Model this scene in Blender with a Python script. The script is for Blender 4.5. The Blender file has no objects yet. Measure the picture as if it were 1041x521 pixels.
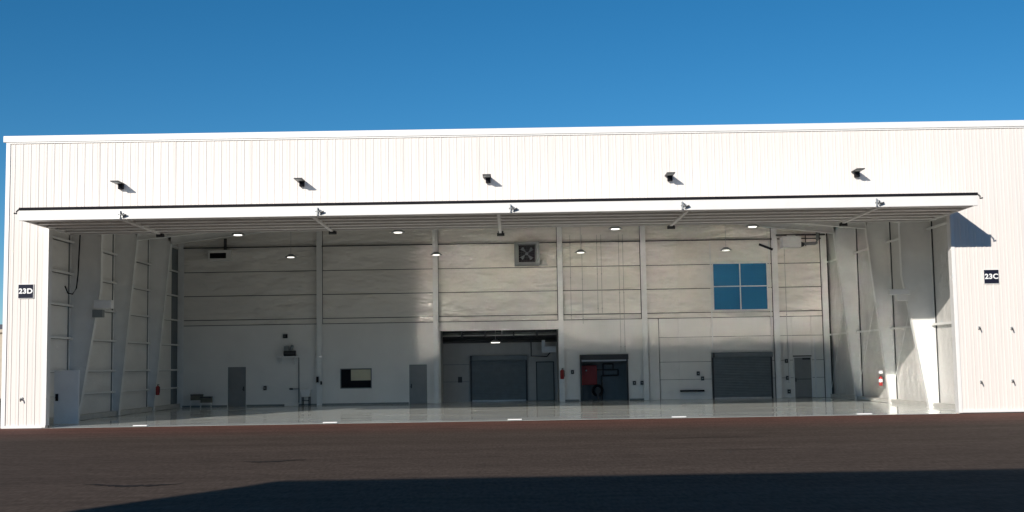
import bpy, math, random
from mathutils import Vector, Matrix
C = bpy.context.scene
random.seed(7)

# ------------------------------------------------------------------ camera
cam_d = bpy.data.cameras.new('camera')
cam = bpy.data.objects.new('camera', cam_d)
C.collection.objects.link(cam); C.camera = cam
pitch, roll, yaw = 0.0894, 0.0161, 0.0014
f = Vector((math.sin(yaw)*math.cos(pitch), math.cos(yaw)*math.cos(pitch), math.sin(pitch)))
r = Vector((math.cos(yaw), -math.sin(yaw), 0)); u = r.cross(f)
r2 = math.cos(roll)*r - math.sin(roll)*u
u2 = math.sin(roll)*r + math.cos(roll)*u
M = Matrix((r2, u2, -f)).transposed().to_4x4()
M.translation = Vector((20.177, -48.937, 2.149))
cam.matrix_world = M
cam_d.sensor_width = 36; cam_d.lens = 1250/1041*36
cam_d.clip_start = 0.1; cam_d.clip_end = 20000

# ------------------------------------------------------------------ sky + sun
S_, T_ = 0.4157, 0.53                       # sun travels (T_, 1, -S_)
elev = math.atan2(S_, math.hypot(1, T_))
w = bpy.data.worlds.new('World'); C.world = w; w.use_nodes = True
nt = w.node_tree; nt.nodes.clear()
sky = nt.nodes.new('ShaderNodeTexSky'); sky.sky_type = 'NISHITA'; sky.sun_disc = False
sky.sun_elevation = elev; sky.sun_rotation = math.atan2(-T_, -1)
sky.altitude = 2500; sky.air_density = 1.0; sky.dust_density = 0.0; sky.ozone_density = 4.0
bg = nt.nodes.new('ShaderNodeBackground'); bg.inputs['Strength'].default_value = 0.080
out = nt.nodes.new('ShaderNodeOutputWorld')
hs = nt.nodes.new('ShaderNodeHueSaturation'); hs.inputs['Hue'].default_value = 0.491; hs.inputs['Saturation'].default_value = 1.24
nt.links.new(sky.outputs[0], hs.inputs['Color']); nt.links.new(hs.outputs[0], bg.inputs[0]); nt.links.new(bg.outputs[0], out.inputs[0])
sd = bpy.data.lights.new('sun', 'SUN'); sd.energy = 4.4; sd.angle = math.radians(0.5); sd.color = (1.0, 0.93, 0.84)
sun = bpy.data.objects.new('sun', sd); C.collection.objects.link(sun)
sun.rotation_euler = Vector((T_, 1, -S_)).to_track_quat('-Z', 'Y').to_euler()
sun.location = (-20, -60, 40)
C.view_settings.view_transform = 'Standard'; C.view_settings.look = 'None'
C.view_settings.exposure = 0.16; C.view_settings.gamma = 1.0
C.render.engine = 'CYCLES'
cy = C.cycles
cy.use_denoising = True; cy.max_bounces = 10; cy.diffuse_bounces = 6; cy.glossy_bounces = 4
cy.caustics_reflective = True; cy.blur_glossy = 0.0; cy.sample_clamp_indirect = 0
cy.use_adaptive_sampling = False

# ------------------------------------------------------------------ materials
def new_mat(name):
    m = bpy.data.materials.new(name); m.use_nodes = True
    return m, m.node_tree, m.node_tree.nodes['Principled BSDF']
def mat(name, col, rough=0.5, metal=0.0, vary=0.06, scale=3.0, bump=0.0, bscale=20.0, spec=0.5, stretch=(1,1,1), emit=0, ior=1.5, wear=None):
    m, t, b = new_mat(name)
    tc = t.nodes.new('ShaderNodeTexCoord'); mp = t.nodes.new('ShaderNodeMapping')
    mp.inputs['Scale'].default_value = stretch
    geo = t.nodes.new('ShaderNodeNewGeometry')
    t.links.new(geo.outputs['Position'], mp.inputs[0])
    n = t.nodes.new('ShaderNodeTexNoise'); n.inputs['Scale'].default_value = scale; n.inputs['Detail'].default_value = 5
    t.links.new(mp.outputs[0], n.inputs['Vector'])
    cr = t.nodes.new('ShaderNodeMapRange')
    cr.inputs['From Min'].default_value = 0.3; cr.inputs['From Max'].default_value = 0.7
    cr.inputs['To Min'].default_value = 1-vary; cr.inputs['To Max'].default_value = 1+vary
    t.links.new(n.outputs['Fac'], cr.inputs['Value'])
    vm = t.nodes.new('ShaderNodeVectorMath'); vm.operation = 'SCALE'
    vm.inputs[0].default_value = col[:3]
    t.links.new(cr.outputs[0], vm.inputs['Scale'])
    t.links.new(vm.outputs[0], b.inputs['Base Color'])
    b.inputs['Roughness'].default_value = rough; b.inputs['Metallic'].default_value = metal
    b.inputs['IOR'].default_value = ior; b.inputs['Specular IOR Level'].default_value = spec
    if bump:
        n2 = t.nodes.new('ShaderNodeTexNoise'); n2.inputs['Scale'].default_value = bscale; n2.inputs['Detail'].default_value = 3
        t.links.new(mp.outputs[0], n2.inputs['Vector'])
        bp = t.nodes.new('ShaderNodeBump'); bp.inputs['Strength'].default_value = 1; bp.inputs['Distance'].default_value = bump
        t.links.new(n2.outputs['Fac'], bp.inputs['Height']); t.links.new(bp.outputs[0], b.inputs['Normal'])
    if emit:
        b.inputs['Emission Color'].default_value = (*col[:3], 1); b.inputs['Emission Strength'].default_value = emit
    return m
M_ = {}
M_['siding'] = mat('white_painted_siding', (0.735,0.695,0.66), 0.55, vary=0.035, spec=0.3, scale=0.7, stretch=(6,6,0.3))
M_['trim'] = mat('white_trim', (0.78,0.77,0.755), 0.45, vary=0.03)
M_['steel_white'] = mat('white_painted_steel', (0.78,0.78,0.76), 0.5, vary=0.05, scale=1.5)
M_['vinyl'] = mat('white_vinyl_insulation', (0.76,0.745,0.715), 0.5, vary=0.05, scale=0.6, stretch=(1,1,2.5), bump=0.02, bscale=1.6)
M_['conduit'] = mat('painted_conduit', (0.40,0.39,0.37), 0.5, vary=0.05)
M_['backvinyl'] = mat('wrinkled_vinyl_insulation', (0.81,0.775,0.715), 0.42, vary=0.05, scale=0.6, stretch=(0.55,1,1.5), bump=0.55, bscale=0.62)
M_['partition'] = mat('partition_vinyl', (0.62,0.61,0.585), 0.5, vary=0.05, scale=0.6, stretch=(1,1.4,1), bump=0.12, bscale=1.2)
M_['drywall'] = mat('painted_liner', (0.80,0.78,0.74), 0.65, vary=0.03, scale=0.8)
M_['grey_door'] = mat('grey_painted_door', (0.22,0.225,0.225), 0.45, vary=0.05)
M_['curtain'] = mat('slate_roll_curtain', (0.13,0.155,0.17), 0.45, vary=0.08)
M_['dark'] = mat('dark_metal', (0.03,0.032,0.035), 0.5, vary=0.1)
M_['black'] = mat('black_rubber', (0.010,0.010,0.014), 0.7, vary=0.1, spec=0.15)
M_['steel'] = mat('galvanised_steel', (0.42,0.43,0.43), 0.4, metal=0.5, vary=0.08)
M_['grey'] = mat('grey_paint', (0.20,0.22,0.22), 0.5, vary=0.06)
M_['roofin'] = mat('roof_insulation', (0.74,0.73,0.71), 0.6, vary=0.05, scale=0.5)
M_['red'] = mat('red_enamel', (0.30,0.018,0.018), 0.45, vary=0.08)
M_['navy'] = mat('navy_sign', (0.010,0.012,0.028), 0.6, vary=0.05, spec=0.15)
M_['signwhite'] = mat('white_vinyl_letter', (0.82,0.82,0.82), 0.5, vary=0.01)
M_['lens'] = mat('lit_lamp_lens', (1.0,0.96,0.88), 0.5, vary=0.0, emit=1.8)
M_['dirt'] = mat('dirt', (0.16,0.13,0.08), 0.95, vary=0.35, scale=0.4, bump=0.05, bscale=4)
M_['beige'] = mat('beige_stucco', (0.50,0.43,0.34), 0.85, vary=0.06, bump=0.004, bscale=30)
M_['hill'] = mat('hill_rock', (0.17,0.16,0.17), 0.95, vary=0.25, scale=0.01, bump=6, bscale=0.01)
M_['concrete'] = mat('kerb_concrete', (0.50,0.49,0.46), 0.7, vary=0.1, scale=2)
M_['tar'] = mat('tar', (0.030,0.024,0.021), 0.85, vary=0.3, scale=6, spec=0.1)
M_['paper'] = mat('cream_paper', (0.62,0.58,0.42), 0.8, vary=0.05)
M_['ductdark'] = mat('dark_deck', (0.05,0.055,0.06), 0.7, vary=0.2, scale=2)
M_['wood'] = mat('brown_cardboard', (0.16,0.15,0.12), 0.8, vary=0.15)

def glass_mat():
    m, t, b = new_mat('blue_window_film')
    b.inputs['Base Color'].default_value = (0.024,0.165,0.34,1); b.inputs['Roughness'].default_value = 0.12
    n = t.nodes.new('ShaderNodeTexNoise'); n.inputs['Scale'].default_value = 1.2
    bp = t.nodes.new('ShaderNodeBump'); bp.inputs['Distance'].default_value = 0.004
    g = t.nodes.new('ShaderNodeNewGeometry'); t.links.new(g.outputs['Position'], n.inputs['Vector'])
    t.links.new(n.outputs['Fac'], bp.inputs['Height']); t.links.new(bp.outputs[0], b.inputs['Normal'])
    return m
M_['blue'] = glass_mat()

def floor_mat():
    m, t, b = new_mat('polished_epoxy_floor')
    g = t.nodes.new('ShaderNodeNewGeometry')
    n2 = t.nodes.new('ShaderNodeTexNoise'); n2.inputs['Scale'].default_value = 0.5; n2.inputs['Detail'].default_value = 6
    t.links.new(g.outputs['Position'], n2.inputs['Vector'])
    mr = t.nodes.new('ShaderNodeMapRange'); mr.inputs['To Min'].default_value = 0.74; mr.inputs['To Max'].default_value = 0.80
    t.links.new(n2.outputs['Fac'], mr.inputs['Value'])
    cb = t.nodes.new('ShaderNodeCombineColor')
    for i, g_ in enumerate((.97, 1.0, .955)):
        q_ = t.nodes.new('ShaderNodeMath'); q_.operation = 'MULTIPLY'; q_.inputs[1].default_value = g_
        t.links.new(mr.outputs[0], q_.inputs[0]); t.links.new(q_.outputs[0], cb.inputs[i])
    t.links.new(cb.outputs[0], b.inputs['Base Color'])
    b.inputs['Roughness'].default_value = 0.105; b.inputs['IOR'].default_value = 2.0
    return m
M_['floor'] = floor_mat()

def asphalt_mat():
    m, t, b = new_mat('asphalt_apron')
    g = t.nodes.new('ShaderNodeNewGeometry')
    N = lambda s, d, st=(1,1,1): None
    def noise(s, d, st):
        mp = t.nodes.new('ShaderNodeMapping'); mp.inputs['Scale'].default_value = st
        t.links.new(g.outputs['Position'], mp.inputs[0])
        n = t.nodes.new('ShaderNodeTexNoise'); n.inputs['Scale'].default_value = s; n.inputs['Detail'].default_value = d
        t.links.new(mp.outputs[0], n.inputs['Vector']); return n
    big = noise(0.5, 4, (0.12, 1, 1)); fine = noise(14, 4, (1,.22,1)); mid = noise(3, 6, (0.4,1,1))
    # a redder fresh band in the last metres before the hangar threshold
    sx = t.nodes.new('ShaderNodeSeparateXYZ'); t.links.new(g.outputs['Position'], sx.inputs[0])
    band = t.nodes.new('ShaderNodeMapRange'); band.inputs['From Min'].default_value = -9; band.inputs['From Max'].default_value = -1.0
    t.links.new(sx.outputs['Y'], band.inputs['Value'])
    mix = t.nodes.new('ShaderNodeMix'); mix.data_type = 'RGBA'
    mix.inputs['A'].default_value = (0.096,0.072,0.057,1); mix.inputs['B'].default_value = (0.150,0.075,0.060,1)
    t.links.new(band.outputs[0], mix.inputs['Factor'])
    def mr(n, a, c):
        k = t.nodes.new('ShaderNodeMapRange'); k.inputs['From Min'].default_value = 0.3; k.inputs['From Max'].default_value = 0.7
        k.inputs['To Min'].default_value = a; k.inputs['To Max'].default_value = c
        t.links.new(n.outputs['Fac'], k.inputs['Value']); return k
    a, c, d = mr(big, .86, 1.14), mr(fine, .78, 1.22), mr(mid, .85, 1.15)
    m1 = t.nodes.new('ShaderNodeMath'); m1.operation = 'MULTIPLY'; t.links.new(a.outputs[0], m1.inputs[0]); t.links.new(c.outputs[0], m1.inputs[1])
    m2 = t.nodes.new('ShaderNodeMath'); m2.operation = 'MULTIPLY'; t.links.new(m1.outputs[0], m2.inputs[0]); t.links.new(d.outputs[0], m2.inputs[1])
    # sealed cracks and tyre scuffs: thin dark wandering marks
    st = noise(0.22, 5, (0.28, 2.2, 1)); sm = t.nodes.new('ShaderNodeMapRange'); sm.inputs['From Min'].default_value = 0.655; sm.inputs['From Max'].default_value = 0.70
    sm.inputs['To Min'].default_value = 1.0; sm.inputs['To Max'].default_value = 0.55
    t.links.new(st.outputs['Fac'], sm.inputs['Value'])
    m3 = t.nodes.new('ShaderNodeMath'); m3.operation = 'MULTIPLY'; t.links.new(m2.outputs[0], m3.inputs[0]); t.links.new(sm.outputs[0], m3.inputs[1]); m2 = m3
    vm = t.nodes.new('ShaderNodeVectorMath'); vm.operation = 'SCALE'
    t.links.new(mix.outputs['Result'], vm.inputs[0]); t.links.new(m2.outputs[0], vm.inputs['Scale'])
    t.links.new(vm.outputs[0], b.inputs['Base Color'])
    b.inputs['Roughness'].default_value = 0.9
    b.inputs['Specular IOR Level'].default_value = 0.04
    bp = t.nodes.new('ShaderNodeBump'); bp.inputs['Distance'].default_value = 0.004
    t.links.new(fine.outputs['Fac'], bp.inputs['Height']); t.links.new(bp.outputs[0], b.inputs['Normal'])
    return m
M_['asphalt'] = asphalt_mat()

# ------------------------------------------------------------------ mesh helpers
class MB:
    def __init__(s): s.v = []; s.f = []
    def quad(s, *p):
        i = len(s.v); s.v += [tuple(q) for q in p]; s.f.append(tuple(range(i, i+len(p)))); return s
    def box(s, x0, x1, y0, y1, z0, z1):
        i = len(s.v)
        s.v += [(x0,y0,z0),(x1,y0,z0),(x1,y1,z0),(x0,y1,z0),(x0,y0,z1),(x1,y0,z1),(x1,y1,z1),(x0,y1,z1)]
        s.f += [tuple(i+k for k in q) for q in ((0,3,2,1),(4,5,6,7),(0,1,5,4),(1,2,6,5),(2,3,7,6),(3,0,4,7))]; return s
    def prism(s, pts, axis, a, b):
        """pts: polygon in the two remaining axes (x,z for axis y; y,z for axis x; x,y for axis z)"""
        def P(p, q): return {'y': (p[0], q, p[1]), 'x': (q, p[0], p[1]), 'z': (p[0], p[1], q)}[axis]
        i = len(s.v); n = len(pts)
        s.v += [P(p, a) for p in pts] + [P(p, b) for p in pts]
        s.f.append(tuple(range(i, i+n))); s.f.append(tuple(range(i+2*n-1, i+n-1, -1)))
        for k in range(n): s.f.append((i+k, i+(k+1) % n, i+n+(k+1) % n, i+n+k))
        return s
    def tube(s, path, rad, n=10, rads=None):
        path = [Vector(p) for p in path]; rings = []
        for k, p in enumerate(path):
            d = (path[min(k+1, len(path)-1)] - path[max(k-1, 0)]).normalized()
            a = Vector((0,0,1)) if abs(d.z) < .9 else Vector((1,0,0))
            e1 = d.cross(a).normalized(); e2 = d.cross(e1)
            rr = rads[k] if rads else rad
            i = len(s.v)
            s.v += [tuple(p + rr*(math.cos(2*math.pi*j/n)*e1 + math.sin(2*math.pi*j/n)*e2)) for j in range(n)]
            rings.append(i)
        for a, b in zip(rings, rings[1:]):
            for j in range(n): s.f.append((a+j, a+(j+1) % n, b+(j+1) % n, b+j))
        s.f.append(tuple(rings[0]+j for j in reversed(range(n)))); s.f.append(tuple(rings[-1]+j for j in range(n)))
        return s
    def build(s, name, m, parent=None, bevel=0, smooth=False):
        me = bpy.data.meshes.new(name); me.from_pydata(s.v, [], s.f); me.update()
        import bmesh
        b = bmesh.new(); b.from_mesh(me); bmesh.ops.recalc_face_normals(b, faces=b.faces); b.to_mesh(me); b.free()
        o = bpy.data.objects.new(name, me); C.collection.objects.link(o)
        me.materials.append(M_[m])
        if parent:
            o.parent = parent
            o.matrix_parent_inverse = Matrix.Translation(-world_loc(parent))
        if smooth:
            for p in me.polygons: p.use_smooth = len(p.vertices) == 4
        if bevel:
            md = o.modifiers.new('bevel', 'BEVEL'); md.width = bevel; md.segments = 2; md.limit_method = 'ANGLE'
        return o
def world_loc(o):
    l = Vector(o.location)
    p = o.parent
    if p is not None: return l + world_loc(p) - (-o.matrix_parent_inverse.translation) if True else l
    return l
def BX(*a): return MB().box(*a)
def tag(o, label=None, cat=None, group=None, kind=None):
    for k, v in (('label', label), ('category', cat), ('group', group), ('kind', kind)):
        if v: o[k] = v
    return o
def empty(name, loc, label, cat, group=None):
    o = bpy.data.objects.new(name, None); C.collection.objects.link(o); o.location = loc
    return tag(o, label, cat, group)
def copy_tree(o, parent=None):
    c = o.copy(); C.collection.objects.link(c)
    if parent: c.parent = parent
    for ch in list(o.children): copy_tree(ch, c)
    return c

# ------------------------------------------------------------------ dimensions (metres)
XL, XR = 1.75, 37.79            # door opening
H = 11.7; OT = 8.55             # facade height, opening height
WL, WR = 0.33, 39.20            # inner faces of the side walls
L = 24.3                        # back wall
Y1, Y2, Y3 = 6.34, 12.4, 18.35  # frame lines
XE = 62.0                       # far end of the building (beyond the frame)

# ------------------------------------------------------------------ ground
g = MB().quad((-9000,-3000,0.0),(9000,-3000,0.0),(9000,12000,0.0),(-9000,12000,0.0)).build('ground', 'dirt'); g['kind'] = 'structure'
ap = MB().quad((-160,-140,0.004),(220,-140,0.004),(220,-0.012,0.004),(-160,-0.012,0.004)).build('apron', 'asphalt'); ap['kind'] = 'structure'
# the slab is not dead flat: a few millimetres of slow waviness, as trowelled epoxy floors have
from mathutils import noise as mnoise
FA, FX, FY = 0.026, 3.2, 2.4
fm_ = MB(); x0, x1, y0, y1 = WL-.1, WR+.1, -0.01, L+6; nx, ny = 190, 150
def fz(x, y):
    k = min(1, max(0, (y-.2)/1.2))
    return .008 + .022*k + k*(FA*mnoise.noise(Vector((x/FX, y/FY, 1.7))) + FA*.05*mnoise.noise(Vector((x/1.2+5, y/.9, 4.2))) - .006)
for j in range(ny+1):
    for i in range(nx+1):
        x = x0+(x1-x0)*i/nx; y = y0+(y1-y0)*j/ny
        fm_.v.append((x, y, fz(x, y)))
for j in range(ny):
    for i in range(nx):
        a = j*(nx+1)+i; fm_.f.append((a, a+1, a+nx+2, a+nx+1))
a = len(fm_.v); fm_.v += [(x0,y0,-.1),(x1,y0,-.1)]; fm_.f.append(tuple([a, a+1]+list(range(nx, -1, -1))))
fl = fm_.build('hangar_floor', 'floor', smooth=True); fl['kind'] = 'structure'
def streak(x0, x1, y, wd, sd_):
    rnd = random.Random(sd_); n = 26; up = []; dn = []
    for k in range(n+1):
        t = k/n; x = x0+(x1-x0)*t; e = wd*math.sin(math.pi*t)**.7; c = y+.25*math.sin(t*5+sd_)
        up.append((x, c+e*rnd.uniform(.2, 1), .009)); dn.append((x, c-e*rnd.uniform(.2, 1), .009))
    m = MB()
    for k in range(n): m.quad(dn[k], dn[k+1], up[k+1], up[k])
    m.build('tar_streak', 'tar')['kind'] = 'structure'
streak(13.75, 15.28, -19.55, 0.28, 3); streak(11.83, 13.85, -25.12, 0.30, 8); streak(24, 27.5, -13.2, .12, 5); streak(34, 36, -19.5, .15, 6)
# hills far beyond
hm = MB(); pts = []
for i in range(61):
    x = -3200 + i*90
    z = 95 + 30*math.sin(i*.37) + 22*math.sin(i*.91+1) + 10*math.sin(i*2.3)
    pts.append((x, z))
for (x0, z0), (x1, z1) in zip(pts, pts[1:]):
    hm.quad((x0,2700,-2),(x1,2700,-2),(x1,3000,z1*.6),(x0,3000,z0*.6)); hm.quad((x0,3000,z0*.6),(x1,3000,z1*.6),(x1,3300,z1),(x0,3300,z0))
    hm.quad((x0,3300,z0),(x1,3300,z1),(x1,4200,-2),(x0,4200,-2))
ho = hm.build('hills', 'hill'); ho['kind'] = 'structure'

# ------------------------------------------------------------------ the hangar
hangar = empty('hangar', (0,0,0), 'long white ribbed-metal hangar with wide open front and interior columns', 'hangar')

def ribbed(x0, x1, zfun, y=0.0, pitch=0.305, d=0.021, sign=1):
    """vertical trapezoid ribs; zfun(x) -> (z0, z1)"""
    m = MB(); prof = []
    n = int(round((x1-x0)/pitch)); p = (x1-x0)/n
    for i in range(n):
        a = x0+i*p
        prof += [(a, y), (a+p*.40, y), (a+p*.43, y-0.006*sign), (a+p*.60, y-0.006*sign), (a+p*.63, y), (a+p*.86, y), (a+p*.90, y-d*sign), (a+p*.97, y-d*sign)]
    prof.append((x1, y))
    for (a, ya), (b, yb) in zip(prof, prof[1:]):
        z0, z1 = zfun((a+b)/2)
        m.quad((a,ya,z0),(b,yb,z0),(b,yb,z1),(a,ya,z1))
    return m
fm = ribbed(0.02, XL-.14, lambda x: (0.10, H-.25))
for q in (ribbed(XL-.14, XR+.14, lambda x: (OT, H-.25)), ribbed(XR+.14, XE, lambda x: (0.10, H-.25))):
    i = len(fm.v); fm.v += q.v; fm.f += [tuple(k+i for k in ff) for ff in q.f]
for i in range(22):                      # sheet laps every ten ribs
    x = 3.05*i + .64
    if x < XE-1: fm.box(x-.02, x+.003, -.0105, -.0015, OT+.01 if XL-.2 < x < XR+.2 else .12, H-.33)
fm.build('facade_siding', 'siding', hangar)
# solid wall core behind the siding
core = MB().box(0.02, XL-.16, 0.03, 0.30, 0.0, OT).box(XR+.16, XE, 0.03, 0.30, 0.0, OT).box(0.02, XE, 0.03, 0.30, OT+.003, H-.05)
core.build('front_wall', 'steel_white', hangar)
BX(-0.14, XE, -0.10, 0.02, H-.26, H).build('roof_coping', 'trim', hangar, bevel=0.02)
BX(-0.03, XE, -0.055, 0.0-0.002, H-.31, H-.263).build('coping_drip_edge', 'trim', hangar)
BX(-0.03, 0.13, -0.045, 0.10, 0.03, H-.31).build('corner_trim', 'trim', hangar)
for a, b in ((XL-.15, XL), (XR, XR+.15)):
    BX(a, b, -0.05, 0.34, 0.03, OT-.02).build('jamb_trim', 'trim', hangar, bevel=0.01)
MB().box(0.0, XL-.152, -0.05, 0.02, 0.02, 0.11).build('base_trim', 'trim', hangar)
MB().box(XR+.152, XE, -0.05, 0.02, 0.04, 0.13).build('base_trim', 'trim', hangar)
BX(XR+.05, XE, -0.035, 0.02, 0.005, 0.038).build('base_gasket', 'dark', hangar)
BX(XL-.02, XL+.10, -0.06, 0.05, 0.031, 0.12).build('base_gasket', 'dark', hangar)
# side, back and roof shells
BX(0.0, WL-.06, 0.31, L+7, 0.0, H-.35).build('side_wall', 'siding', hangar)
BX(WL-.058, WL, 0.31, L, 0.03, 10.9).build('side_liner', 'vinyl', hangar)
BX(WR, WR+.25, 0.31, L+7, 0.0, 10.9).build('partition_wall', 'partition', hangar)
BX(0.0, XE, L+6.7, L+7.0, 0.0, H-.35).build('rear_wall', 'siding', hangar)
BX(XE-.3, XE, 0.31, L+6.69, 0.0, H-.36).build('end_wall', 'siding', hangar)
BX(0.02, XE-.02, 0.301, L+6.98, 11.0, 11.3).build('roof', 'roofin', hangar)
# exterior side ribs on the left wall
rl = MB()
for i in range(100):
    y = 0.4+i*.305; rl.box(-0.028, -0.001, y, y+.05, 0.1, H-.36)
rl.build('side_ribs', 'siding', hangar)

# back wall: insulation panels between girts with a real gap at each girt
bw_ = MB(); bd = MB()
seams = [4.84, 5.16, 6.59, 8.02, 9.48, 10.95]
gap = 0.022
def back_panel(m, x0, x1, z0, z1, y=L):
    m.box(x0, x1, y, y+.09, z0+gap, z1-gap)
for z0, z1 in zip(seams, seams[1:]):
    for x0, x1 in ((WL, 8.62), (8.96, 15.54), (15.87, 22.94), (23.3, 27.91), (28.27, 30.2), (30.2, 32.2), (35.55, 35.75), (36.12, 38.68)):
        back_panel(bw_, x0+.004, x1-.004, z0, z1)
    if z0 < 8.0 and z0 > 5.1: continue
    back_panel(bw_, 32.2, 35.54, z0, z1)
# under and over the blue window
for z0, z1 in ((5.16, 5.22), (8.14, 8.16)): bw_.box(32.2, 35.54, L, L+.09, z0+.001, z1)
bw_.build('back_wall_panels', 'backvinyl', hangar); bw_ = MB(); gap = .014
for z0, z1 in ((0.03, 1.21), (1.21, 2.25), (2.25, 3.71), (3.71, 4.84)):
    for x0, x1 in ((28.95, 30.1), (30.1, 32.02), (35.58, 35.75), (36.12, 36.86), (37.98, 38.68)):
        back_panel(bw_, x0+.004, x1-.004, z0-gap*.6, z1-gap*.2)
for z0, z1 in ((2.75, 3.71), (3.71, 4.84)): back_panel(bw_, 32.03, 35.57, z0, z1)
for z0, z1 in ((2.5, 3.71), (3.71, 4.84)): back_panel(bw_, 36.87, 37.97, z0, z1)
bw_.build('lower_wall_panels', 'drywall', hangar)
# backing behind the seams, open at the alcove, the roll-up opening and the ways out
bk = MB().box(WL, WR, L+.12, L+.2, 4.30, 10.95).box(WL, 15.93, L+.12, L+.2, 0.03, 4.30).box(22.97, 24.2, L+.12, L+.2, 0.03, 4.30)
bk.box(27.02, WR, L+.12, L+.2, 0.03, 4.30).box(24.2, 27.02, L+.12, L+.2, 2.75, 4.30)
bk.build('back_wall_core', 'dark', hangar)
# smooth painted liner of the lower left wall, round the two doors and the office window
lw = MB()
def liner(m, x0, x1, holes, z1=4.82, y0=L-.06, y1=L+.115):
    """panel with rectangular holes (x0,x1,z0,z1) sorted by x"""
    x = x0
    for a, b, c, d in holes:
        m.box(x, a, y0, y1, 0.03, z1)
        if c > 0.05: m.box(a, b, y0, y1, 0.03, c)
        m.box(a, b, y0, y1, d, z1); x = b
    m.box(x, x1, y0, y1, 0.03, z1)
liner(lw, WL+.003, 15.95, [(3.34, 4.40, 0, 2.36), (9.99, 11.86, 0.98, 2.17), (14.08, 15.13, 0, 2.34)])
lw.build('painted_liner', 'drywall', hangar)
lw = MB(); liner(lw, 22.95, 28.9, [(24.22, 27.0, 0, 2.72)]); lw.box(28.3, 28.9, L-.14, L-.062, 0.03, 4.75)
lw.build('painted_liner', 'drywall', hangar)
BX(15.95, 22.95, L-.06, L+.115, 4.29, 4.82).build('alcove_lintel', 'vinyl', hangar)
for a, b in ((WL+.01, 3.3), (4.44, 14.04), (22.96, 24.1), (27.1, 28.28)):
    BX(a, b, L-.075, L-.062, 0.031, 0.13).build('baseboard', 'grey', hangar)

# back-wall columns
for k, x in enumerate((0.55, 8.79, 15.70, 23.12, 28.09, 35.93, 38.86)):
    m = MB().box(x-.155, x+.155, L-.32, L-.30, 0.03, 10.7).box(x-.012, x+.012, L-.30, L-.075, 0.03, 10.7).box(x-.15, x+.15, L-.073, L-.061, 0.03, 10.7)
    m.build('wall_column', 'steel_white', hangar)
# tapered frame columns along the side walls and their rafters
def frame_column(side, Y, kink):
    X = (lambda d: WL+.02+d) if side < 0 else (lambda d: WR-.02-d)
    prof = [(0.42, 0.03), (1.38, 5.95), (1.40, 10.0)] if kink else [(0.32, 0.03), (1.27, 10.0)]
    m = MB()
    m.prism([(X(0), .03)] + [(X(d), z) for d, z in prof] + [(X(0), 10.0)], 'y', Y-.006, Y+.006)
    a, b = sorted((X(-.0), X(.018))); m.box(a, b, Y-.13, Y+.13, .031, 10.0)
    for (d0, z0), (d1, z1) in zip(prof, prof[1:]):
        m.prism([(X(d0), z0), (X(d0+.02), z0), (X(d1+.02), z1), (X(d1), z1)], 'y', Y-.13, Y+.13)
    a, b = sorted((X(-.0), X(prof[0][0]+.06))); m.box(a, b, Y-.16, Y+.16, .0305, .05)
    m.build('frame_column', 'steel_white', hangar)
for Y, k in ((Y1, True), (Y2, False), (Y3, False)):
    frame_column(-1, Y, k); frame_column(1, Y, k)
def rafter(Y, zb0, zb1):
    m = MB(); xs = [WL+1.2, WL+6.5, (WL+WR)/2, WR-6.5, WR-1.2]; zb = [zb0, zb1, zb1+.25, zb1, zb0]
    top = 10.75
    m.prism([(x, z) for x, z in zip(xs, zb)] + [(WR-.3, top), (WL+.3, top)], 'y', Y-.006, Y+.006)
    for a, b, c, d in zip(xs, zb, xs[1:], zb[1:]):
        m.prism([(a, b), (c, d), (c, d-.02), (a, b-.02)], 'y', Y-.13, Y+.13)
    for k in range(9):
        x = WL+3+k*4.1
        m.box(x-.01, x+.01, Y-.12, Y+.12, 10.05, top)
    m.build('rafter', 'steel_white', hangar)
rafter(Y1, 8.35, 8.95); rafter(Y2, 8.75, 9.25); rafter(Y3, 9.15, 9.75)
for k in range(16):
    y = 0.9+k*1.5
    MB().box(WL, WR, y-.012, y+.012, 10.76, 10.97).box(WL, WR, y-.035, y+.035, 10.74, 10.76).build('purlin', 'steel_white', hangar)
# side-wall girts
for z in (1.21, 2.25, 3.71, 5.16, 6.59, 8.02, 9.48):
    MB().box(WL, WL+.16, .4, L-.1, z-.01, z+.01).box(WL+.16, WL+.175, .4, L-.1, z-.045, z+.045).build('girt', 'steel_white', hangar)
for z in (3.71, 8.02):
    MB().box(WR-.16, WR, .4, L-.1, z-.01, z+.01).box(WR-.175, WR-.16, .4, L-.1, z-.05, z+.05).build('girt', 'steel_white', hangar)
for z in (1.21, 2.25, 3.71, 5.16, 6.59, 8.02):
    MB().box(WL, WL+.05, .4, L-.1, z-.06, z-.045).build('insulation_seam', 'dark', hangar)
MB().box(WL, WL+.28, .45, L-.1, .031, .26).build('wall_kerb', 'concrete', hangar)
MB().box(WR-.28, WR, .45, L-.1, .031, .22).build('wall_kerb', 'concrete', hangar)
for Y in (Y1, Y2, Y3):
    BX(WR-.05, WR-.001, Y-.24, Y-.20, .23, 9.9).build('insulation_seam', 'dark', hangar)
    BX(WL+.001, WL+.045, Y-.24, Y-.20, .27, 9.9).build('insulation_seam', 'grey', hangar)
BX(WL+.001, WL+.03, L-1.4, L-.1, .27, 9.4).build('corner_dark_strip', 'curtain', hangar)  # dark strip on the left wall beside the back corner
# bracing rods on the right wall
for ya, yb in ((Y1, Y2), (Y2, Y3), (Y3, L-.3)):
    MB().tube([(WR-.2, ya, 8.0), (WR-.2, yb, .5)], .014, 6).build('brace_rod', 'steel_white', hangar)
# eave beam along the back wall
BX(WL+.3, WR-.3, L-.2, L-.11, 9.44, 9.50).build('eave_beam', 'dark', hangar)

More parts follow.
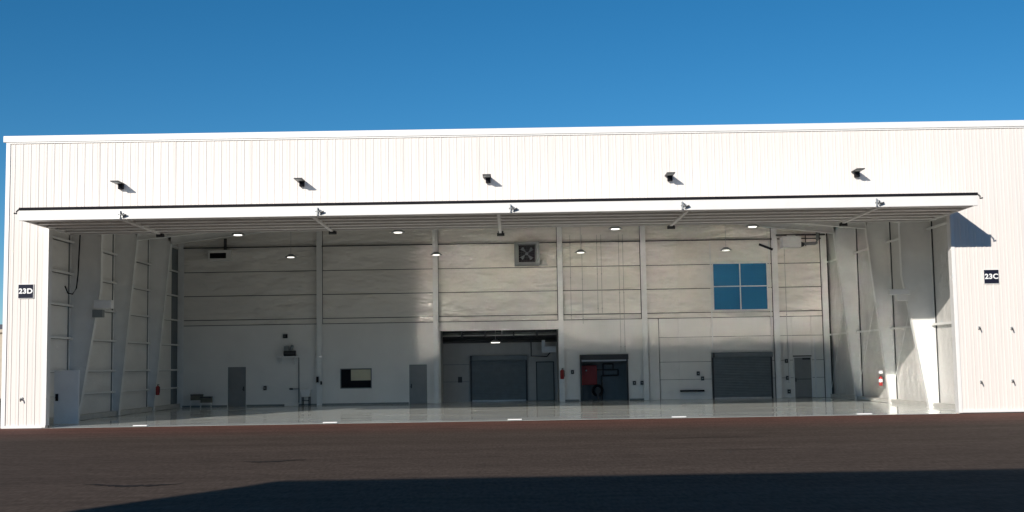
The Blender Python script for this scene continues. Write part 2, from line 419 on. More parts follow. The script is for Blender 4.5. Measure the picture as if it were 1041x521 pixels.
# man doors
def man_door(x0, x1, z1, m, y, hx, label=None, framem='grey', light=False):
    d = BX(x0+.05, x1-.05, y+.0, y+.05, .035, z1-.05).build('door', m, hangar, bevel=.004)
    if label: d['label'] = label
    MB().box(x0, x0+.048, y-.03, y+.08, .031, z1).box(x1-.048, x1, y-.03, y+.08, .031, z1).box(x0+.0485, x1-.0485, y-.03, y+.08, z1-.048, z1).build('door_frame', framem, d)
    h = MB().tube([(hx, y-.10, 1.05), (hx, y, 1.05)], .03, 8).box(hx-.07, hx+.02, y-.115, y-.09, 1.03, 1.07).box(hx-.035, hx+.035, y-.012, y, .95, 1.2)
    h.build('handle', 'dark', d)
    return d
man_door(3.34, 4.40, 2.36, 'grey_door', L-.02, 4.27)
man_door(14.08, 15.13, 2.34, 'grey_door', L-.02, 14.20)
d3 = man_door(36.87, 37.97, 2.44, 'grey_door', L-.0, 36.98, 'grey door in a white frame with a dark closer arm', 'trim')
BX(37.4, 37.85, L-.10, L-.002, 2.26, 2.36).build('door_closer', 'dark', d3)
BX(36.94, 37.9, L-.012, L-.002, 1.10, 1.13).build('push_bar', 'dark', d3)
for x in (36.62, 38.16):
    BX(x-.04, x+.04, L-.06, L-.002, .031, 3.66).build('door_post', 'trim', hangar)
# office window lower left
wd = MB().box(9.99, 11.86, L-.07, L-.02, .98, 1.03).box(9.99, 11.86, L-.07, L-.02, 2.12, 2.17).box(9.99, 10.04, L-.07, L-.02, 1.031, 2.119).box(11.81, 11.86, L-.07, L-.02, 1.031, 2.119).build('office_window', 'grey', hangar)
BX(10.04, 11.81, L+.02, L+.03, 1.03, 2.12).build('pane', 'black', wd)
MB().box(10.62, 11.79, L-.0, L+.012, 1.46, 2.10).build('window_blind', 'paper', wd)
# blue upper window
fr = MB().box(32.2, 32.28, L-.03, L+.05, 5.23, 8.13).box(35.46, 35.54, L-.03, L+.05, 5.23, 8.13).box(32.281, 35.459, L-.03, L+.05, 5.23, 5.30).box(32.281, 35.459, L-.03, L+.05, 8.06, 8.13)
fr.box(33.84, 33.90, L-.028, L+.049, 5.301, 8.059).box(32.281, 33.839, L-.026, L+.048, 6.66, 6.72).box(33.901, 35.459, L-.026, L+.048, 6.66, 6.72)
fo = fr.build('upper_window', 'steel_white', hangar)
for a, b in ((32.285, 33.835), (33.905, 35.455)):
    for c, d in ((5.305, 6.655), (6.725, 8.055)): BX(a, b, L+.015, L+.025, c, d).build('pane', 'blue', fo)
# vertical trims round it
for x in (32.12, 35.64):
    BX(x-.03, x+.03, L-.05, L-.002, 2.9, 9.40).build('window_post', 'steel_white', hangar)
# alcove room
al = MB().box(15.80, 15.945, L+.205, L+2.6, 0.03, 4.6).box(22.955, 23.1, L+.205, L+2.6, 0.03, 4.6)
al.box(15.80, 17.60, L+2.61, L+2.8, 0.03, 4.6).box(21.12, 23.1, L+2.61, L+2.8, 0.03, 4.6).box(17.60, 21.12, L+2.61, L+2.8, 2.80, 4.6)
al.build('alcove_wall', 'conduit', hangar)
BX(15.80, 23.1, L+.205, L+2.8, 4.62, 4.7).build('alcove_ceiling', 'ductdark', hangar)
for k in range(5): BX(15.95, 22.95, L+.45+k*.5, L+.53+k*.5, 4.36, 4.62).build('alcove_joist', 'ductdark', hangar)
BX(15.96, 22.94, L+2.3, L+2.605, 3.60, 4.6).build('alcove_dark_band', 'ductdark', hangar)  # dark band added across the upper rear wall for the shaded deck void
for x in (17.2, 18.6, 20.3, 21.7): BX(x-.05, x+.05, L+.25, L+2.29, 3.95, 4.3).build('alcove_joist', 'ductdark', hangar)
for z in (1.25, 2.3):
    BX(15.95, 17.55, L+2.585, L+2.608, z-.02, z+.02).build('alcove_rail', 'grey', hangar)
for z, y, rr, m in ((4.02, L+.6, .05, 'steel'), (3.74, L+1.7, .07, 'dark'), (4.16, L+1.2, .04, 'grey')):
    MB().tube([(16.0, y, z), (22.9, y, z)], rr, 10).build('pipe', m, hangar, smooth=True)
MB().tube([(19.6, L+.6, 4.02), (19.6, L+.6, 4.6)], .04, 8).build('pipe', 'steel', hangar)
MB().tube([(21.35, L+1.6, 3.9), (21.35, L+1.6, 2.75), (22.3, L+1.6, 2.7), (22.5, L+1.6, 2.95)], .04, 8).build('pipe', 'dark', hangar)
MB().box(22.0, 22.85, L+1.3, L+1.7, 2.95, 3.3).box(22.0, 22.2, L+1.4, L+1.6, 3.3, 3.7).build('duct_box', 'steel', hangar)
ld = MB().box(16.85, 17.1, L+2.56, L+2.608, 1.2, 1.55).build('switch_box', 'dark', hangar)
dA = BX(21.7, 22.7, L+2.55, L+2.6, .035, 2.35).build('door', 'grey', hangar)
MB().box(21.64, 21.70, L+2.53, L+2.609, .031, 2.41).box(22.70, 22.76, L+2.53, L+2.609, .031, 2.41).box(21.701, 22.699, L+2.53, L+2.609, 2.352, 2.41).build('door_frame', 'dark', dA)

# roll-up doors
def roll_door(x0, x1, ztop, zc0, y, label):
    p = BX(x0-.06, x1+.06, y-.34, y-.02, ztop-.30, ztop).build('roll_up_door', 'dark' if zc0 else 'curtain', hangar, bevel=.03)
    p['label'] = label
    m = MB(); z = zc0 + .02
    prof = []
    while z < ztop-.31:
        prof += [(y-.06, z), (y-.075, z+.02), (y-.075, z+.07), (y-.06, z+.09)]; z += .095
    for (ya, za), (yb, zb) in zip(prof, prof[1:]): m.quad((x0+.05, ya, za), (x1-.05, ya, za), (x1-.05, yb, zb), (x0+.05, yb, zb))
    m.box(x0+.05, x1-.05, y-.05, y-.045, zc0+.02, ztop-.3)
    if zc0 > .5: m = BX(x0+.05, x1-.05, y-.075, y-.045, zc0, ztop-.3)
    m.build('curtain', 'curtain', p)
    BX(x0+.05, x1-.05, y-.085, y-.04, max(zc0, .032), max(zc0, .032)+.08).build('bottom_bar', 'steel', p)
    for a, b in ((x0-.05, x0+.05), (x1-.05, x1+.05)): BX(a, b, y-.11, y-.03, .031, ztop-.301).build('guide_rail', 'dark', p)
    MB().tube([(x0-.02, y-.36, ztop-.15), (x0+.06, y-.36, ztop-.15)], .14, 12).build('end_gear', 'dark', p)
    MB().tube([(x0-.10, y-.2, ztop-.2), (x0-.10, y-.18, .9)], .008, 5).build('hoist_chain', 'steel', p)
    return p
roll_door(17.66, 21.06, 2.82, 0.0, L+2.6, 'closed slate roll-up door at the back of the alcove')
roll_door(24.25, 27.0, 2.76, 2.36, L-.05, 'raised roll-up door over the dark utility room')
roll_door(32.07, 35.55, 2.76, 0.0, L-.0, 'closed slate roll-up door under the blue window')
# utility room behind the raised door
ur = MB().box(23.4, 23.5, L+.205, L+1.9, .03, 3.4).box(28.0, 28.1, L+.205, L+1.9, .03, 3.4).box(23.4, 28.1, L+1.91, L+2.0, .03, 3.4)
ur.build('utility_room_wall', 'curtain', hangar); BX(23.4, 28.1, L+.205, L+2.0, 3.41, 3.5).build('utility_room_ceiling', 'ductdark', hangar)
cab = empty('wall_cabinet', (24.8, L+1.6, .9), 'red cabinet hung inside the dark room under the raised roll-up door', 'cabinet')
BX(24.3, 25.3, L+1.4, L+1.905, .95, 2.12).build('body', 'red', cab, bevel=.02)
BX(24.36, 25.24, L+1.37, L+1.4, 1.0, 2.07).build('door', 'red', cab, bevel=.01)
MB().tube([(24.65, L+1.30, 1.82), (24.65, L+1.37, 1.82)], .05, 10).build('gauge', 'signwhite', cab)
pp = MB()
for path in ([(25.3, L+1.7, 1.85), (26.6, L+1.7, 1.85), (26.6, L+1.7, 1.5), (25.6, L+1.7, 1.5), (25.6, L+1.7, .05)],
             [(25.7, L+1.75, 2.2), (26.3, L+1.75, 2.2), (26.3, L+1.75, 1.9)], [(25.7, L+1.75, 2.2), (25.7, L+1.75, 1.5)]):
    for a, b in zip(path, path[1:]): pp.tube([a, b], .045, 8)
tag(pp.build('pipework', 'dark'), 'dark looping pipes beside the red cabinet in the utility room', 'pipes')
hr = empty('hose_reel', (25.3, L+1.1, .03), 'dark round hose reel standing low before the red cabinet', 'hose reel')
m = MB(); n = 24
for k in range(n):
    a0, a1 = 2*math.pi*k/n, 2*math.pi*(k+1)/n
    m.tube([(25.3+.27*math.cos(a0), L+1.1, .62+.29*math.sin(a0)), (25.3+.27*math.cos(a1), L+1.1, .62+.29*math.sin(a1))], .09, 8)
m.build('hose_coil', 'black', hr)
MB().tube([(25.3, L+.98, .62), (25.3, L+1.22, .62)], .19, 14).box(25.24, 25.36, L+1.0, L+1.2, .031, .66).box(25.0, 25.6, L+.95, L+1.25, .031, .06).build('stand', 'dark', hr)

# threshold drain channel
tag(BX(XL+.3, XR-.3, -.20, -.06, .0045, .010).build('drain_channel', 'dark'), 'long dark drain grate in the apron along the hangar threshold', 'drain')
# ------------------------------------------------------------------ the canopy door
D0, D1 = -3.11, 2.1; ZB, ZT = 7.88, 8.38
cd = BX(XL+.02, XR-.02, D0+.02, D1, 8.27, 8.31).build('canopy_door', 'siding', hangar); cd['label'] = 'white canopy door tilted up flat over the opening'
BX(XL+.01, XR-.01, D0, D0+.10, ZB, 8.265).build('edge_beam', 'trim', cd, bevel=.02)
BX(XL+.01, XR-.01, D1-.1, D1, ZB+.02, 8.26).build('edge_beam', 'steel_white', cd)
for x in (XL+.05, XR-.05): BX(x-.04, x+.04, D0+.101, D1-.101, ZB+.03, 8.265).build('end_beam', 'steel_white', cd)
sl = MB().box(XL, XR, D0-.03, D0+.06, 8.275, 8.375); sl.build('rubber_seal', 'black', cd, bevel=.02)
for k in range(5):
    y = D0+.75+k*0.98
    MB().box(XL+.1, XR-.1, y-.02, y+.02, 7.96, 8.267).box(XL+.1, XR-.1, y-.15, y+.15, 7.932, 7.958).build('door_girt', 'steel_white', cd)
for x in (5.55, 12.75, 19.76, 26.9, 34.1):
    D1 = 3.7 if x == 19.76 else 2.0
    MB().box(x-.06, x+.06, D0+.11, D1+.1, 7.86, 7.925).box(x-.012, x+.012, D0+.12, 1.9, 7.960, 8.019).build('door_truss', 'steel_white', cd)
    MB().box(x-.10, x+.14, D1+.02, D1+.2, 7.78, 7.96).tube([(x-.14, D1+.15, 7.82), (x+.18, D1+.15, 7.82)], .07, 8).build('roller_bracket', 'dark', cd)
for x in (5.6, 13.0, 20.25, 26.7, 34.0):
    m = MB().box(x-.07, x-.02, D0-.09, D0-.002, 7.92, 8.20).box(x+.04, x+.08, D0-.09, D0-.002, 7.94, 8.12)
    m.tube([(x-.10, D0-.07, 8.05), (x+.20, D0-.07, 8.03)], .025, 8)
    m.build('latch', 'steel', cd)
    MB().tube([(x+.09, D0-.10, 7.99), (x+.22, D0-.10, 8.04)], .03, 8).tube([(x+.02, D0-.12, 8.12), (x+.10, D0-.06, 7.96)], .02, 6).build('latch_pin', 'dark', cd)
for x, s in ((XL, -1), (XR, 1)):
    MB().tube([(x, D0-.0, 8.30), (x+.06*s, D0-.05, 8.22), (x+.05*s, D0-.06, 8.14), (x+.15*s, D0-.06, 8.16)], .03, 8).build('end_hook', 'dark', cd)

# ------------------------------------------------------------------ wall lamps on the facade
lab = ['black wall lamp, leftmost of the row, above the white hangar wall by the left corner',
       'black wall lamp, second from the left in the row above the opening',
       'black wall lamp in the middle of the row above the opening',
       'black wall lamp, second from the right in the row above the opening',
       'black wall lamp, rightmost of the row above the opening']
proto = None
for k, (x, z) in enumerate(((4.62, 9.58), (11.87, 9.57), (19.33, 9.60), (26.62, 9.56), (34.12, 9.60))):
    if proto is None:
        proto = empty('wall_lamp', (0,0,0), lab[0], 'lamp', 'black lamps in a row on the upper facade')
        BX(-.09, .10, -.22, -.03, -.12, .08).build('mount_box', 'black', proto, bevel=.01)
        BX(-.20, .13, -.86, -.03, .085, .125).build('lamp_head', 'dark', proto, bevel=.01)
        BX(-.16, .09, -.82, -.36, .075, .084).build('lens', 'grey', proto)
        o = proto
    else: o = copy_tree(proto)
    o.location = (x, 0, z); o['label'] = lab[k]

# signs with writing
def sign(x0, x1, z0, z1, text, label):
    s = empty('unit_sign', (x0, -.03, z0), label, 'sign', 'unit number signs beside the opening')
    BX(x0, x1, -.055, -.031, z0, z1).build('board', 'navy', s)
    cu = bpy.data.curves.new('unit_number', 'FONT'); cu.body = text; cu.size = .30; cu.extrude = .003; cu.offset = .011
    cu.align_x = 'CENTER'; cu.align_y = 'CENTER'; cu.space_character = 1.06
    o = bpy.data.objects.new('unit_number', cu); C.collection.objects.link(o)
    cu.materials.append(M_['signwhite'])
    bpy.context.view_layer.update()
    me = bpy.data.meshes.new_from_object(o.evaluated_get(bpy.context.evaluated_depsgraph_get())); bpy.data.objects.remove(o)
    o = bpy.data.objects.new('unit_number', me); C.collection.objects.link(o)
    o.parent = s; o.location = ((x1-x0)/2, -.032, (z1-z0)/2); o.rotation_euler = (math.pi/2, 0, 0); o.scale = (1.02, .92, 1)
    MB().box(x0-.015, x1+.015, -.050, -.0305, z0-.015, z0-.001).box(x0-.015, x1+.015, -.050, -.0305, z1+.001, z1+.015).box(x0-.015, x0-.001, -.050, -.0305, z0, z1).box(x1+.001, x1+.015, -.050, -.0305, z0, z1).build('border', 'signwhite', s)
sign(.57, 1.16, 5.16, 5.70, '23D', 'navy square sign reading 23D on the narrow wall left of the opening')
sign(39.05, 39.63, 5.13, 5.67, '23C', 'navy square sign reading 23C on the wall right of the opening')

# little wall fixtures
def hose_bib(x, z, label):
    t = empty('wall_outlet', (x, -.03, z), label, 'outlet', 'small fixtures low on the facade')
    BX(x-.05, x+.05, -.07, -.031, z-.04, z+.08).build('cover', 'steel', t, bevel=.01)
    MB().tube([(x, -.07, z+.02), (x, -.16, z), (x+.02, -.18, z-.09)], .025, 8).build('spout', 'dark', t)
hose_bib(.77, 1.16, 'small metal fixture low on the wall under the 23D sign')
for x, z, s in ((38.75, 3.35, 'upper left of the four on the wall below the 23C sign'), (40.04, 3.31, 'upper right of the four on the wall below the 23C sign'), (38.72, 1.21, 'lower left of the four on the wall below the 23C sign'), (39.97, 1.23, 'lower right of the four on the wall below the 23C sign')):
    hose_bib(x, z, 'small dark fixture, '+s)

# door stop plates on the threshold
for x, s in ((5.45, 'flush white stop plate on the threshold, first from the left'), (12.95, 'flush white stop plate on the threshold, second from the left'), (20.25, 'flush white stop plate at the middle of the threshold'), (26.75, 'flush white stop plate on the threshold, second from the right'), (34.1, 'flush white stop plate on the threshold, rightmost')):
    tag(BX(x-.28, x+.28, -.01, .22, .0305, .07).build('stop_plate', 'signwhite', bevel=.01), s, 'stop plate', 'stop plates along the threshold')

# side personnel door leaf inside the left jamb
sdr = empty('side_door', (1.45, 3.0, .03), 'plain white door leaf with a black knob standing just inside the left jamb', 'door')
BX(.93, 1.97, 3.0, 3.05, .04, 2.27).build('leaf', 'steel_white', sdr, bevel=.006)
MB().tube([(1.05, 2.92, 1.15), (1.05, 3.0, 1.15)], .05, 10).box(.99, 1.11, 2.985, 2.999, 1.0, 1.3).build('knob', 'black', sdr)

# high-bay lights
hb = None
gx = [('left', 7.6), ('centre left', 15.0), ('centre right', 25.05), ('right', 31.4)]; gx2 = [('left', 7.95), ('centre left', 16.05), ('centre right', 24.1), ('right', 32.2)]
for row, (Y, g_) in (('front', (7.6, gx)), ('rear', (19.3, gx2))):
    for nm, x in g_:
        label = 'lit oval ceiling light, %s one of the %s row in the hangar' % (nm, row)
        if hb is None:
            hb = empty('ceiling_light', (0,0,0), label, 'light', 'lit ceiling lights inside the hangar')
            MB().tube([(0,0,.16), (0,0,.10), (0,0,0)], .3, 20, rads=[.12, .2, .34]).build('housing', 'grey', hb)
            MB().tube([(0,0,.0), (0,0,-.03)], .19, 20).build('lens', 'lens', hb)
            MB().tube([(0,0,.16), (0,0,2.4)], .012, 5).build('hanger', 'steel', hb)
            o = hb
        else: o = copy_tree(hb)
        o.location = (x, Y, 8.4); o['label'] = label
al_ = empty('alcove_light', (19.2, L+1.0, 3.55), 'lit light hanging in the dark alcove above its roll-up door', 'light')
MB().tube([(19.2, L+1.0, 3.75), (19.2, L+1.0, 3.6)], .3, 18, rads=[.12, .36]).build('housing', 'steel', al_)
MB().tube([(19.2, L+1.0, 3.599), (19.2, L+1.0, 3.56)], .27, 18).build('lens', 'lens', al_)
MB().tube([(19.2, L+1.0, 3.75), (19.2, L+1.0, 4.62)], .012, 5).build('hanger', 'steel', al_)

# big exhaust fan unit on the back wall
fn = empty('fan_unit', (21.1, L-.8, 8.0), 'large grey-green boxed fan high on the back wall', 'fan')
MB().box(20.42, 21.9, L-1.0, L-.01, 8.08, 8.26).box(20.42, 21.9, L-1.0, L-.01, 9.30, 9.46).box(20.42, 20.66, L-1.0, L-.01, 8.261, 9.299).box(21.66, 21.9, L-1.0, L-.01, 8.261, 9.299).build('housing', 'grey', fn, bevel=.01)
BX(20.67, 21.65, L-.5, L-.45, 8.27, 9.29).build('back_plate', 'black', fn)
m = MB()
for k in range(4):
    a = k*math.pi/2+.5; c, s = math.cos(a), math.sin(a); c2, s2 = math.cos(a+.5), math.sin(a+.5)
    m.prism([(21.16+.08*c, 8.78+.08*s), (21.16+.45*c, 8.78+.45*s), (21.16+.45*c2, 8.78+.45*s2)], 'y', L-.76, L-.74)
m.tube([(21.16, L-.82, 8.78), (21.16, L-.6, 8.78)], .09, 12)
m.build('fan_blades', 'curtain', fn)
m = MB()
for k in range(7): m.box(20.67+k*.16, 20.68+k*.16, L-.96, L-.945, 8.27, 9.29)
for k in range(6): m.box(20.67, 21.65, L-.944, L-.93, 8.35+k*.16, 8.36+k*.16)
m.build('guard', 'dark', fn)
MB().tube([(22.15, L-.3, 8.1), (22.15, L-.3, 8.42)], .22, 14, rads=[.28, .12]).build('motor_cover', 'steel_white', fn)
# black-faced vent box upper left
vb = empty('vent_box', (2.8, L-.5, 8.75), 'grey vent box with a black opening high in the left corner', 'vent')
MB().box(2.25, 3.6, L-.6, L-.01, 9.13, 9.30).box(2.25, 2.33, L-.6, L-.01, 8.80, 9.129).box(3.32, 3.6, L-.6, L-.01, 8.80, 9.129).box(2.25, 3.6, L-.6, L-.01, 8.68, 8.799).build('casing', 'drywall', vb)
BX(2.331, 3.319, L-.5, L-.45, 8.80, 9.129).build('opening', 'black', vb)
MB().tube([(3.2, L-.3, 9.3), (3.2, L-.3, 10.0)], .09, 10).build('duct', 'dark', vb)
# unit heater upper right
uh = empty('unit_heater', (36.7, L-1, 8.8), 'white box heater hung high at the right with dark bent flue pipe', 'heater')
MB().box(36.2, 37.3, L-1.3, L-.5, 8.85, 9.5).box(36.5, 37.0, L-1.2, L-.6, 9.501, 9.58).build('casing', 'steel_white', uh, bevel=.02)
MB().tube([(37.3, L-.9, 9.05), (37.55, L-.9, 9.05)], .16, 12, rads=[.2, .1]).build('collar', 'dark', uh)
MB().tube([(37.5, L-.9, 9.08), (38.2, L-.9, 9.1), (38.3, L-.9, 9.15), (38.35, L-.9, 9.3), (38.35, L-.9, 10.5)], .09, 10).build('flue_pipe', 'grey', uh, smooth=True)
MB().tube([(35.9, L-.9, 9.62), (38.8, L-.9, 9.62)], .05, 8).tube([(37.65, L-.9, 9.62), (37.65, L-.9, 8.95)], .03, 8).build('gas_pipe', 'dark', uh)
MB().tube([(34.95, L-.6, 9.12), (35.75, L-.6, 8.80)], .07, 8).build('bracket_arm', 'black', uh)
# conduits down the back wall
for k, (x, z0, z1, s) in enumerate(((23.75, 4.8, 9.9, 'thin conduit nearest the column right of the fan'), (24.45, 4.6, 9.9, 'thin conduit between two others above the raised roll-up door'),
        (25.35, 5.2, 9.9, 'thin conduit, left one of the close pair above the raised roll-up door'), (25.6, 5.2, 9.9, 'thin conduit, right one of the close pair above the raised roll-up door'),
        (26.65, 2.9, 9.9, 'thin conduit, left one of the pair beside the raised roll-up door'), (26.9, 2.9, 9.9, 'thin conduit, right one of the pair beside the raised roll-up door'),
        (36.55, .9, 9.0, 'thin conduit running down from the white box heater'))):
    m = MB().tube([(x, L-.09, z0), (x, L-.09, z1)], .014, 6)
    for z in (z0+.3, (z0+z1)/2, z1-.5): m.box(x-.035, x+.035, L-.105, L-.075, z-.02, z+.02)
    tag(m.build('conduit', 'conduit'), s, 'conduit', 'thin conduits on the back wall')
# small clustered things on the left wall
sh = empty('shelf_unit', (7.0, L-.3, 2.9), 'small wall shelf left of the column with dark machinery on it', 'shelf')
BX(6.30, 7.50, L-.55, L-.065, 2.88, 2.95).build('board', 'trim', sh)
for x in (6.5, 7.3): MB().prism([(L-.5, 2.88), (L-.065, 2.88), (L-.065, 2.5)], 'x', x-.015, x+.015).build('bracket', 'trim', sh)
cp = empty('air_compressor', (7.05, L-.3, 2.95), 'small dark machine with tank and motor sitting on the wall shelf', 'compressor')
MB().tube([(6.7, L-.3, 3.12), (7.4, L-.3, 3.12)], .16, 14).build('tank', 'dark', cp)
MB().box(6.72, 7.0, L-.45, L-.15, 3.27, 3.55).tube([(7.1, L-.3, 3.28), (7.22, L-.3, 3.6)], .1, 10).build('motor', 'grey', cp, bevel=.02)
MB().box(6.75, 7.4, L-.42, L-.2, 2.951, 2.98).build('foot', 'black', cp)
sp = empty('wall_speaker', (6.75, L-.1, 4.1), 'small black box on the wall above the machine shelf', 'alarm box')
BX(6.62, 6.88, L-.2, L-.065, 4.02, 4.26).build('casing', 'black', sp, bevel=.02)
MB().tube([(6.75, L-.205, 4.14), (6.75, L-.215, 4.14)], .08, 12).build('grille', 'dark', sp)
pf = empty('standpipe', (7.42, L-.12, .03), 'thin vertical pipe with a valve under the machine shelf', 'pipe')
MB().tube([(7.55, L-.12, .2), (7.55, L-.12, 2.6), (7.55, L-.12, 2.86)], .035, 8).build('pipe', 'grey', pf)
MB().tube([(7.0, L-.12, 1.02), (7.2, L-.12, 1.02)], .05, 8).tube([(7.18, L-.12, 1.02), (7.53, L-.12, 1.02)], .02, 6).build('valve', 'dark', pf)
BX(6.75, 7.55, L-.4, L-.08, .031, .22).build('plinth', 'drywall', pf)
dk = empty('utility_sink', (8.0, L-.35, .03), 'small white utility sink on dark legs left of a column', 'sink')
MB().prism([(7.72, .98), (8.32, .98), (8.24, .55), (7.8, .55)], 'y', L-.62, L-.08).build('basin', 'trim', dk, bevel=.02)
for x in (7.82, 8.22):
    for y in (L-.58, L-.14): BX(x-.025, x+.025, y-.025, y+.025, .031, .56).build('leg', 'dark', dk)
MB().box(7.84, 8.2, L-.56, L-.5, .31, .35).build('shelf', 'dark', dk)
cb = empty('control_box', (8.75, L-.4, 1.5), 'small dark control box on the column beside the white sink', 'switch')
BX(8.62, 8.76, L-.42, L-.322, 1.38, 1.72).build('casing', 'black', cb); BX(8.86, 8.96, L-.38, L-.322, 1.25, 1.45).build('outlet', 'dark', cb)
for x0, x1, z0, z1, s in ((1.28, 1.92, .45, .80, 'dark cardboard box on the floor in the left corner, left one'), (1.86, 2.46, .30, .66, 'dark cardboard box on the floor in the left corner, right one')):
    b = empty('storage_box', ((x0+x1)/2, L-.4, z0), s.replace(' on the floor', ' on a low rack'), 'box', 'dark boxes in the left corner')
    BX(x0, x1, L-.62, L-.2, z0, z1-.06).build('carton', 'wood', b); BX(x0-.015, x1+.015, L-.635, L-.185, z1-.058, z1).build('lid', 'dark', b)
rk = empty('low_rack', (1.85, L-.4, .03), 'low rack under the two dark boxes in the left corner', 'rack')
BX(1.25, 1.85, L-.64, L-.18, .41, .449).build('shelf', 'drywall', rk); BX(1.851, 2.5, L-.64, L-.18, .26, .299).build('shelf', 'drywall', rk)
for x, z in ((1.27, .41), (2.48, .26), (1.87, .26)): BX(x-.02, x+.02, L-.62, L-.58, .031, z-.001).build('leg', 'drywall', rk)
for x, y, z, s in ((5.55, L-.065, 1.1, 'small dark switch on the wall right of the left grey door'), (23.75, L-.065, 1.75, 'small dark switch left of the raised roll-up door'),
                (27.4, L-.065, 1.05, 'dark outlet right of the raised roll-up door, left of the pair'), (27.85, L-.065, 1.05, 'dark outlet right of the raised roll-up door, right of the pair'),
                (31.2, L-.005, 1.55, 'dark switch box left of the closed roll-up door under the blue window'), (31.45, L-.005, 1.25, 'smaller dark box just below the switch box left of the closed roll-up door'),
                (36.45, L-.005, 2.2, 'topmost small dark fitting left of the white-framed door'), (36.48, L-.005, 1.2, 'middle small dark fitting left of the white-framed door'), (36.55, L-.005, .40, 'lowest small dark fitting left of the white-framed door')):
    w_ = empty('switch', (x, y, z), s, 'switch', 'small dark switches and outlets on the back wall')
    BX(x-.09, x+.09, y-.09, y-.001, z-.12, z+.12).build('casing', 'dark', w_, bevel=.01)
    BX(x-.03, x+.03, y-.105, y-.091, z-.03, z+.03).build('button', 'steel', w_)
tag(BX(30.1, 31.5, L-.35, L-.01, .48, .58).build('handrail', 'black'), 'long low black bar on the wall left of the closed roll-up door', 'bar')

# fire extinguishers
def extinguisher(x, y, z, label, sc=1.0, white=False):
    e = empty('fire_extinguisher', (x, y, z), label, 'fire extinguisher', 'fire extinguishers in the hangar')
    MB().tube([(x,y,z), (x,y,z+.02), (x,y,z+.50*sc), (x,y,z+.58*sc)], .1, 14, rads=[.10*sc, .12*sc, .12*sc, .05*sc]).build('cylinder', 'red', e, smooth=True)
    MB().tube([(x,y,z+.58*sc), (x,y,z+.64*sc)], .03*sc, 8).box(x-.02, x+.1*sc, y-.02, y+.02, z+.64*sc, z+.68*sc).build('handle', 'dark', e)
    MB().tube([(x+.03,y-.02,z+.6*sc), (x+.15*sc,y-.06,z+.5*sc), (x+.14*sc,y-.06,z+.15*sc)], .018*sc, 6).build('hose', 'black', e)
    if white: MB().tube([(x, y-.0, z+.22*sc), (x, y, z+.40*sc)], .122*sc, 14).build('label_band', 'signwhite', e)
    return e
extinguisher(.95, Y3-.25, .9, 'red fire extinguisher on the last left column', .85)
extinguisher(23.12, L-.46, 1.35, 'dark red fire extinguisher on the back column right of the alcove', .95)
e = extinguisher(38.38, Y2-.28, .90, 'red fire extinguisher with white band on the right-hand column', .8, True)
BX(38.29, 38.47, Y2-.38, Y2-.16, 1.50, 1.66).build('alarm_bell', 'signwhite', e)
# opener motor boxes on the first columns
mb_ = empty('opener_box', (1.9, Y1-.3, 4.9), 'white opener box on the first left-hand column', 'motor', 'opener boxes on the first columns')
BX(1.55, 2.35, Y1-.5, Y1-.14, 5.0, 5.38).build('casing', 'trim', mb_, bevel=.02); MB().box(1.5, 1.95, Y1-.45, Y1-.15, 4.62, 4.96).build('gearbox', 'grey', mb_)
mc_ = empty('opener_box', (37.7, Y1-.3, 4.9), 'white opener box on the first right-hand column', 'motor', 'opener boxes on the first columns')
BX(37.1, 38.0, Y1-.5, Y1-.14, 5.05, 5.30).build('casing', 'trim', mc_, bevel=.02); MB().box(37.4, 37.9, Y1-.45, Y1-.15, 4.78, 5.04).build('gearbox', 'drywall', mc_)
# cable at the left jamb
cbl = MB().tube([(2.1, 2.5, 8.0), (2.06, 2.5, 7.0), (2.04, 2.5, 6.3), (1.98, 2.5, 5.7), (1.82, 2.5, 5.45), (1.62, 2.5, 5.5), (1.5, 2.5, 5.8)], .03, 8)
tag(cbl.build('cable', 'black', smooth=True), 'black cable looping down inside the left jamb', 'cable')

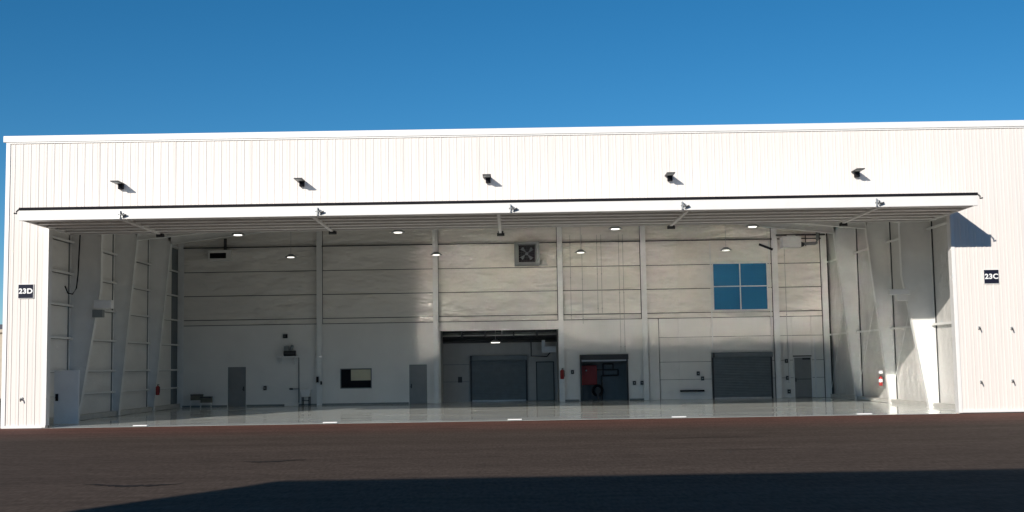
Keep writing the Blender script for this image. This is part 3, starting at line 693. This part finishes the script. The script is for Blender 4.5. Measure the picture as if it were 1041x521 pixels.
# ------------------------------------------------------------------ beyond the left corner
bb_ = empty('beige_building', (-30, 62, 0), 'low beige building far behind the left corner of the hangar', 'building')
BX(-46, -14, 62, 84, 0, 5.9).build('wall', 'beige', bb_); BX(-46.3, -13.7, 61.7, 84.3, 5.9, 6.2).build('roof', 'beige', bb_)
for x in (-42, -36, -30, -22.5, -17.5): 
    q = BX(x, x+1.6, 61.93, 62.05, 1.2, 2.6).build('window', 'grey', bb_); BX(x+.08, x+1.52, 61.90, 61.929, 1.28, 2.52).build('pane', 'black', q)
car = empty('parked_car', (-21.5, 47, 0), 'dark red parked car on the dirt before the beige building', 'car')
cx = -22.1
MB().prism([(cx-2.1,.35),(cx+2.1,.35),(cx+2.15,.75),(cx+1.1,.9),(cx+.5,1.38),(cx-1.2,1.4),(cx-1.9,.95),(cx-2.15,.85)], 'y', 46.1, 47.8).build('body', 'red', car, bevel=.06)
MB().prism([(cx+.95,.92),(cx+.42,1.32),(cx-1.1,1.33),(cx-1.6,.95)], 'y', 46.08, 46.095).build('side_window', 'black', car)
for x in (cx-1.35, cx+1.35):
    for y in (46.2, 47.7):
        wh = MB().tube([(x, y-.1, .33), (x, y+.1, .33)], .33, 20).build('wheel', 'black', car); MB().tube([(x, y-.115, .33), (x, y-.1, .33)], .19, 14).build('rim', 'steel', wh)

# ------------------------------------------------------------------ the hangar behind the camera (throws the foreground shadow)
HB = 11.9; YB = -24.7 - HB/S_; XB = 15.73 - T_*HB/S_
nh = empty('opposite_hangar', (XB, YB, 0), 'twin white hangar standing across the apron, behind the viewpoint', 'hangar')
BX(XB, XB+75, YB-25, YB, 0, HB-.25).build('wall', 'siding', nh)
BX(XB-.1, XB+75.1, YB-25.1, YB+.0, HB-.249, HB).build('roof_coping', 'trim', nh)
rb = MB()
for k in range(int(75/.305)): rb.box(XB+.1+k*.305, XB+.15+k*.305, YB+.001, YB+.028, .1, HB-.26)
rb.build('siding_ribs', 'siding', nh)
dr = BX(XB+8, XB+44, YB+.03, YB+.12, .02, 8.2).build('door', 'steel_white', nh)
for k in range(8): BX(XB+8+k*36/8, XB+8.06+k*36/8, YB+.121, YB+.15, .02, 8.2).build('door_rib', 'trim', dr)
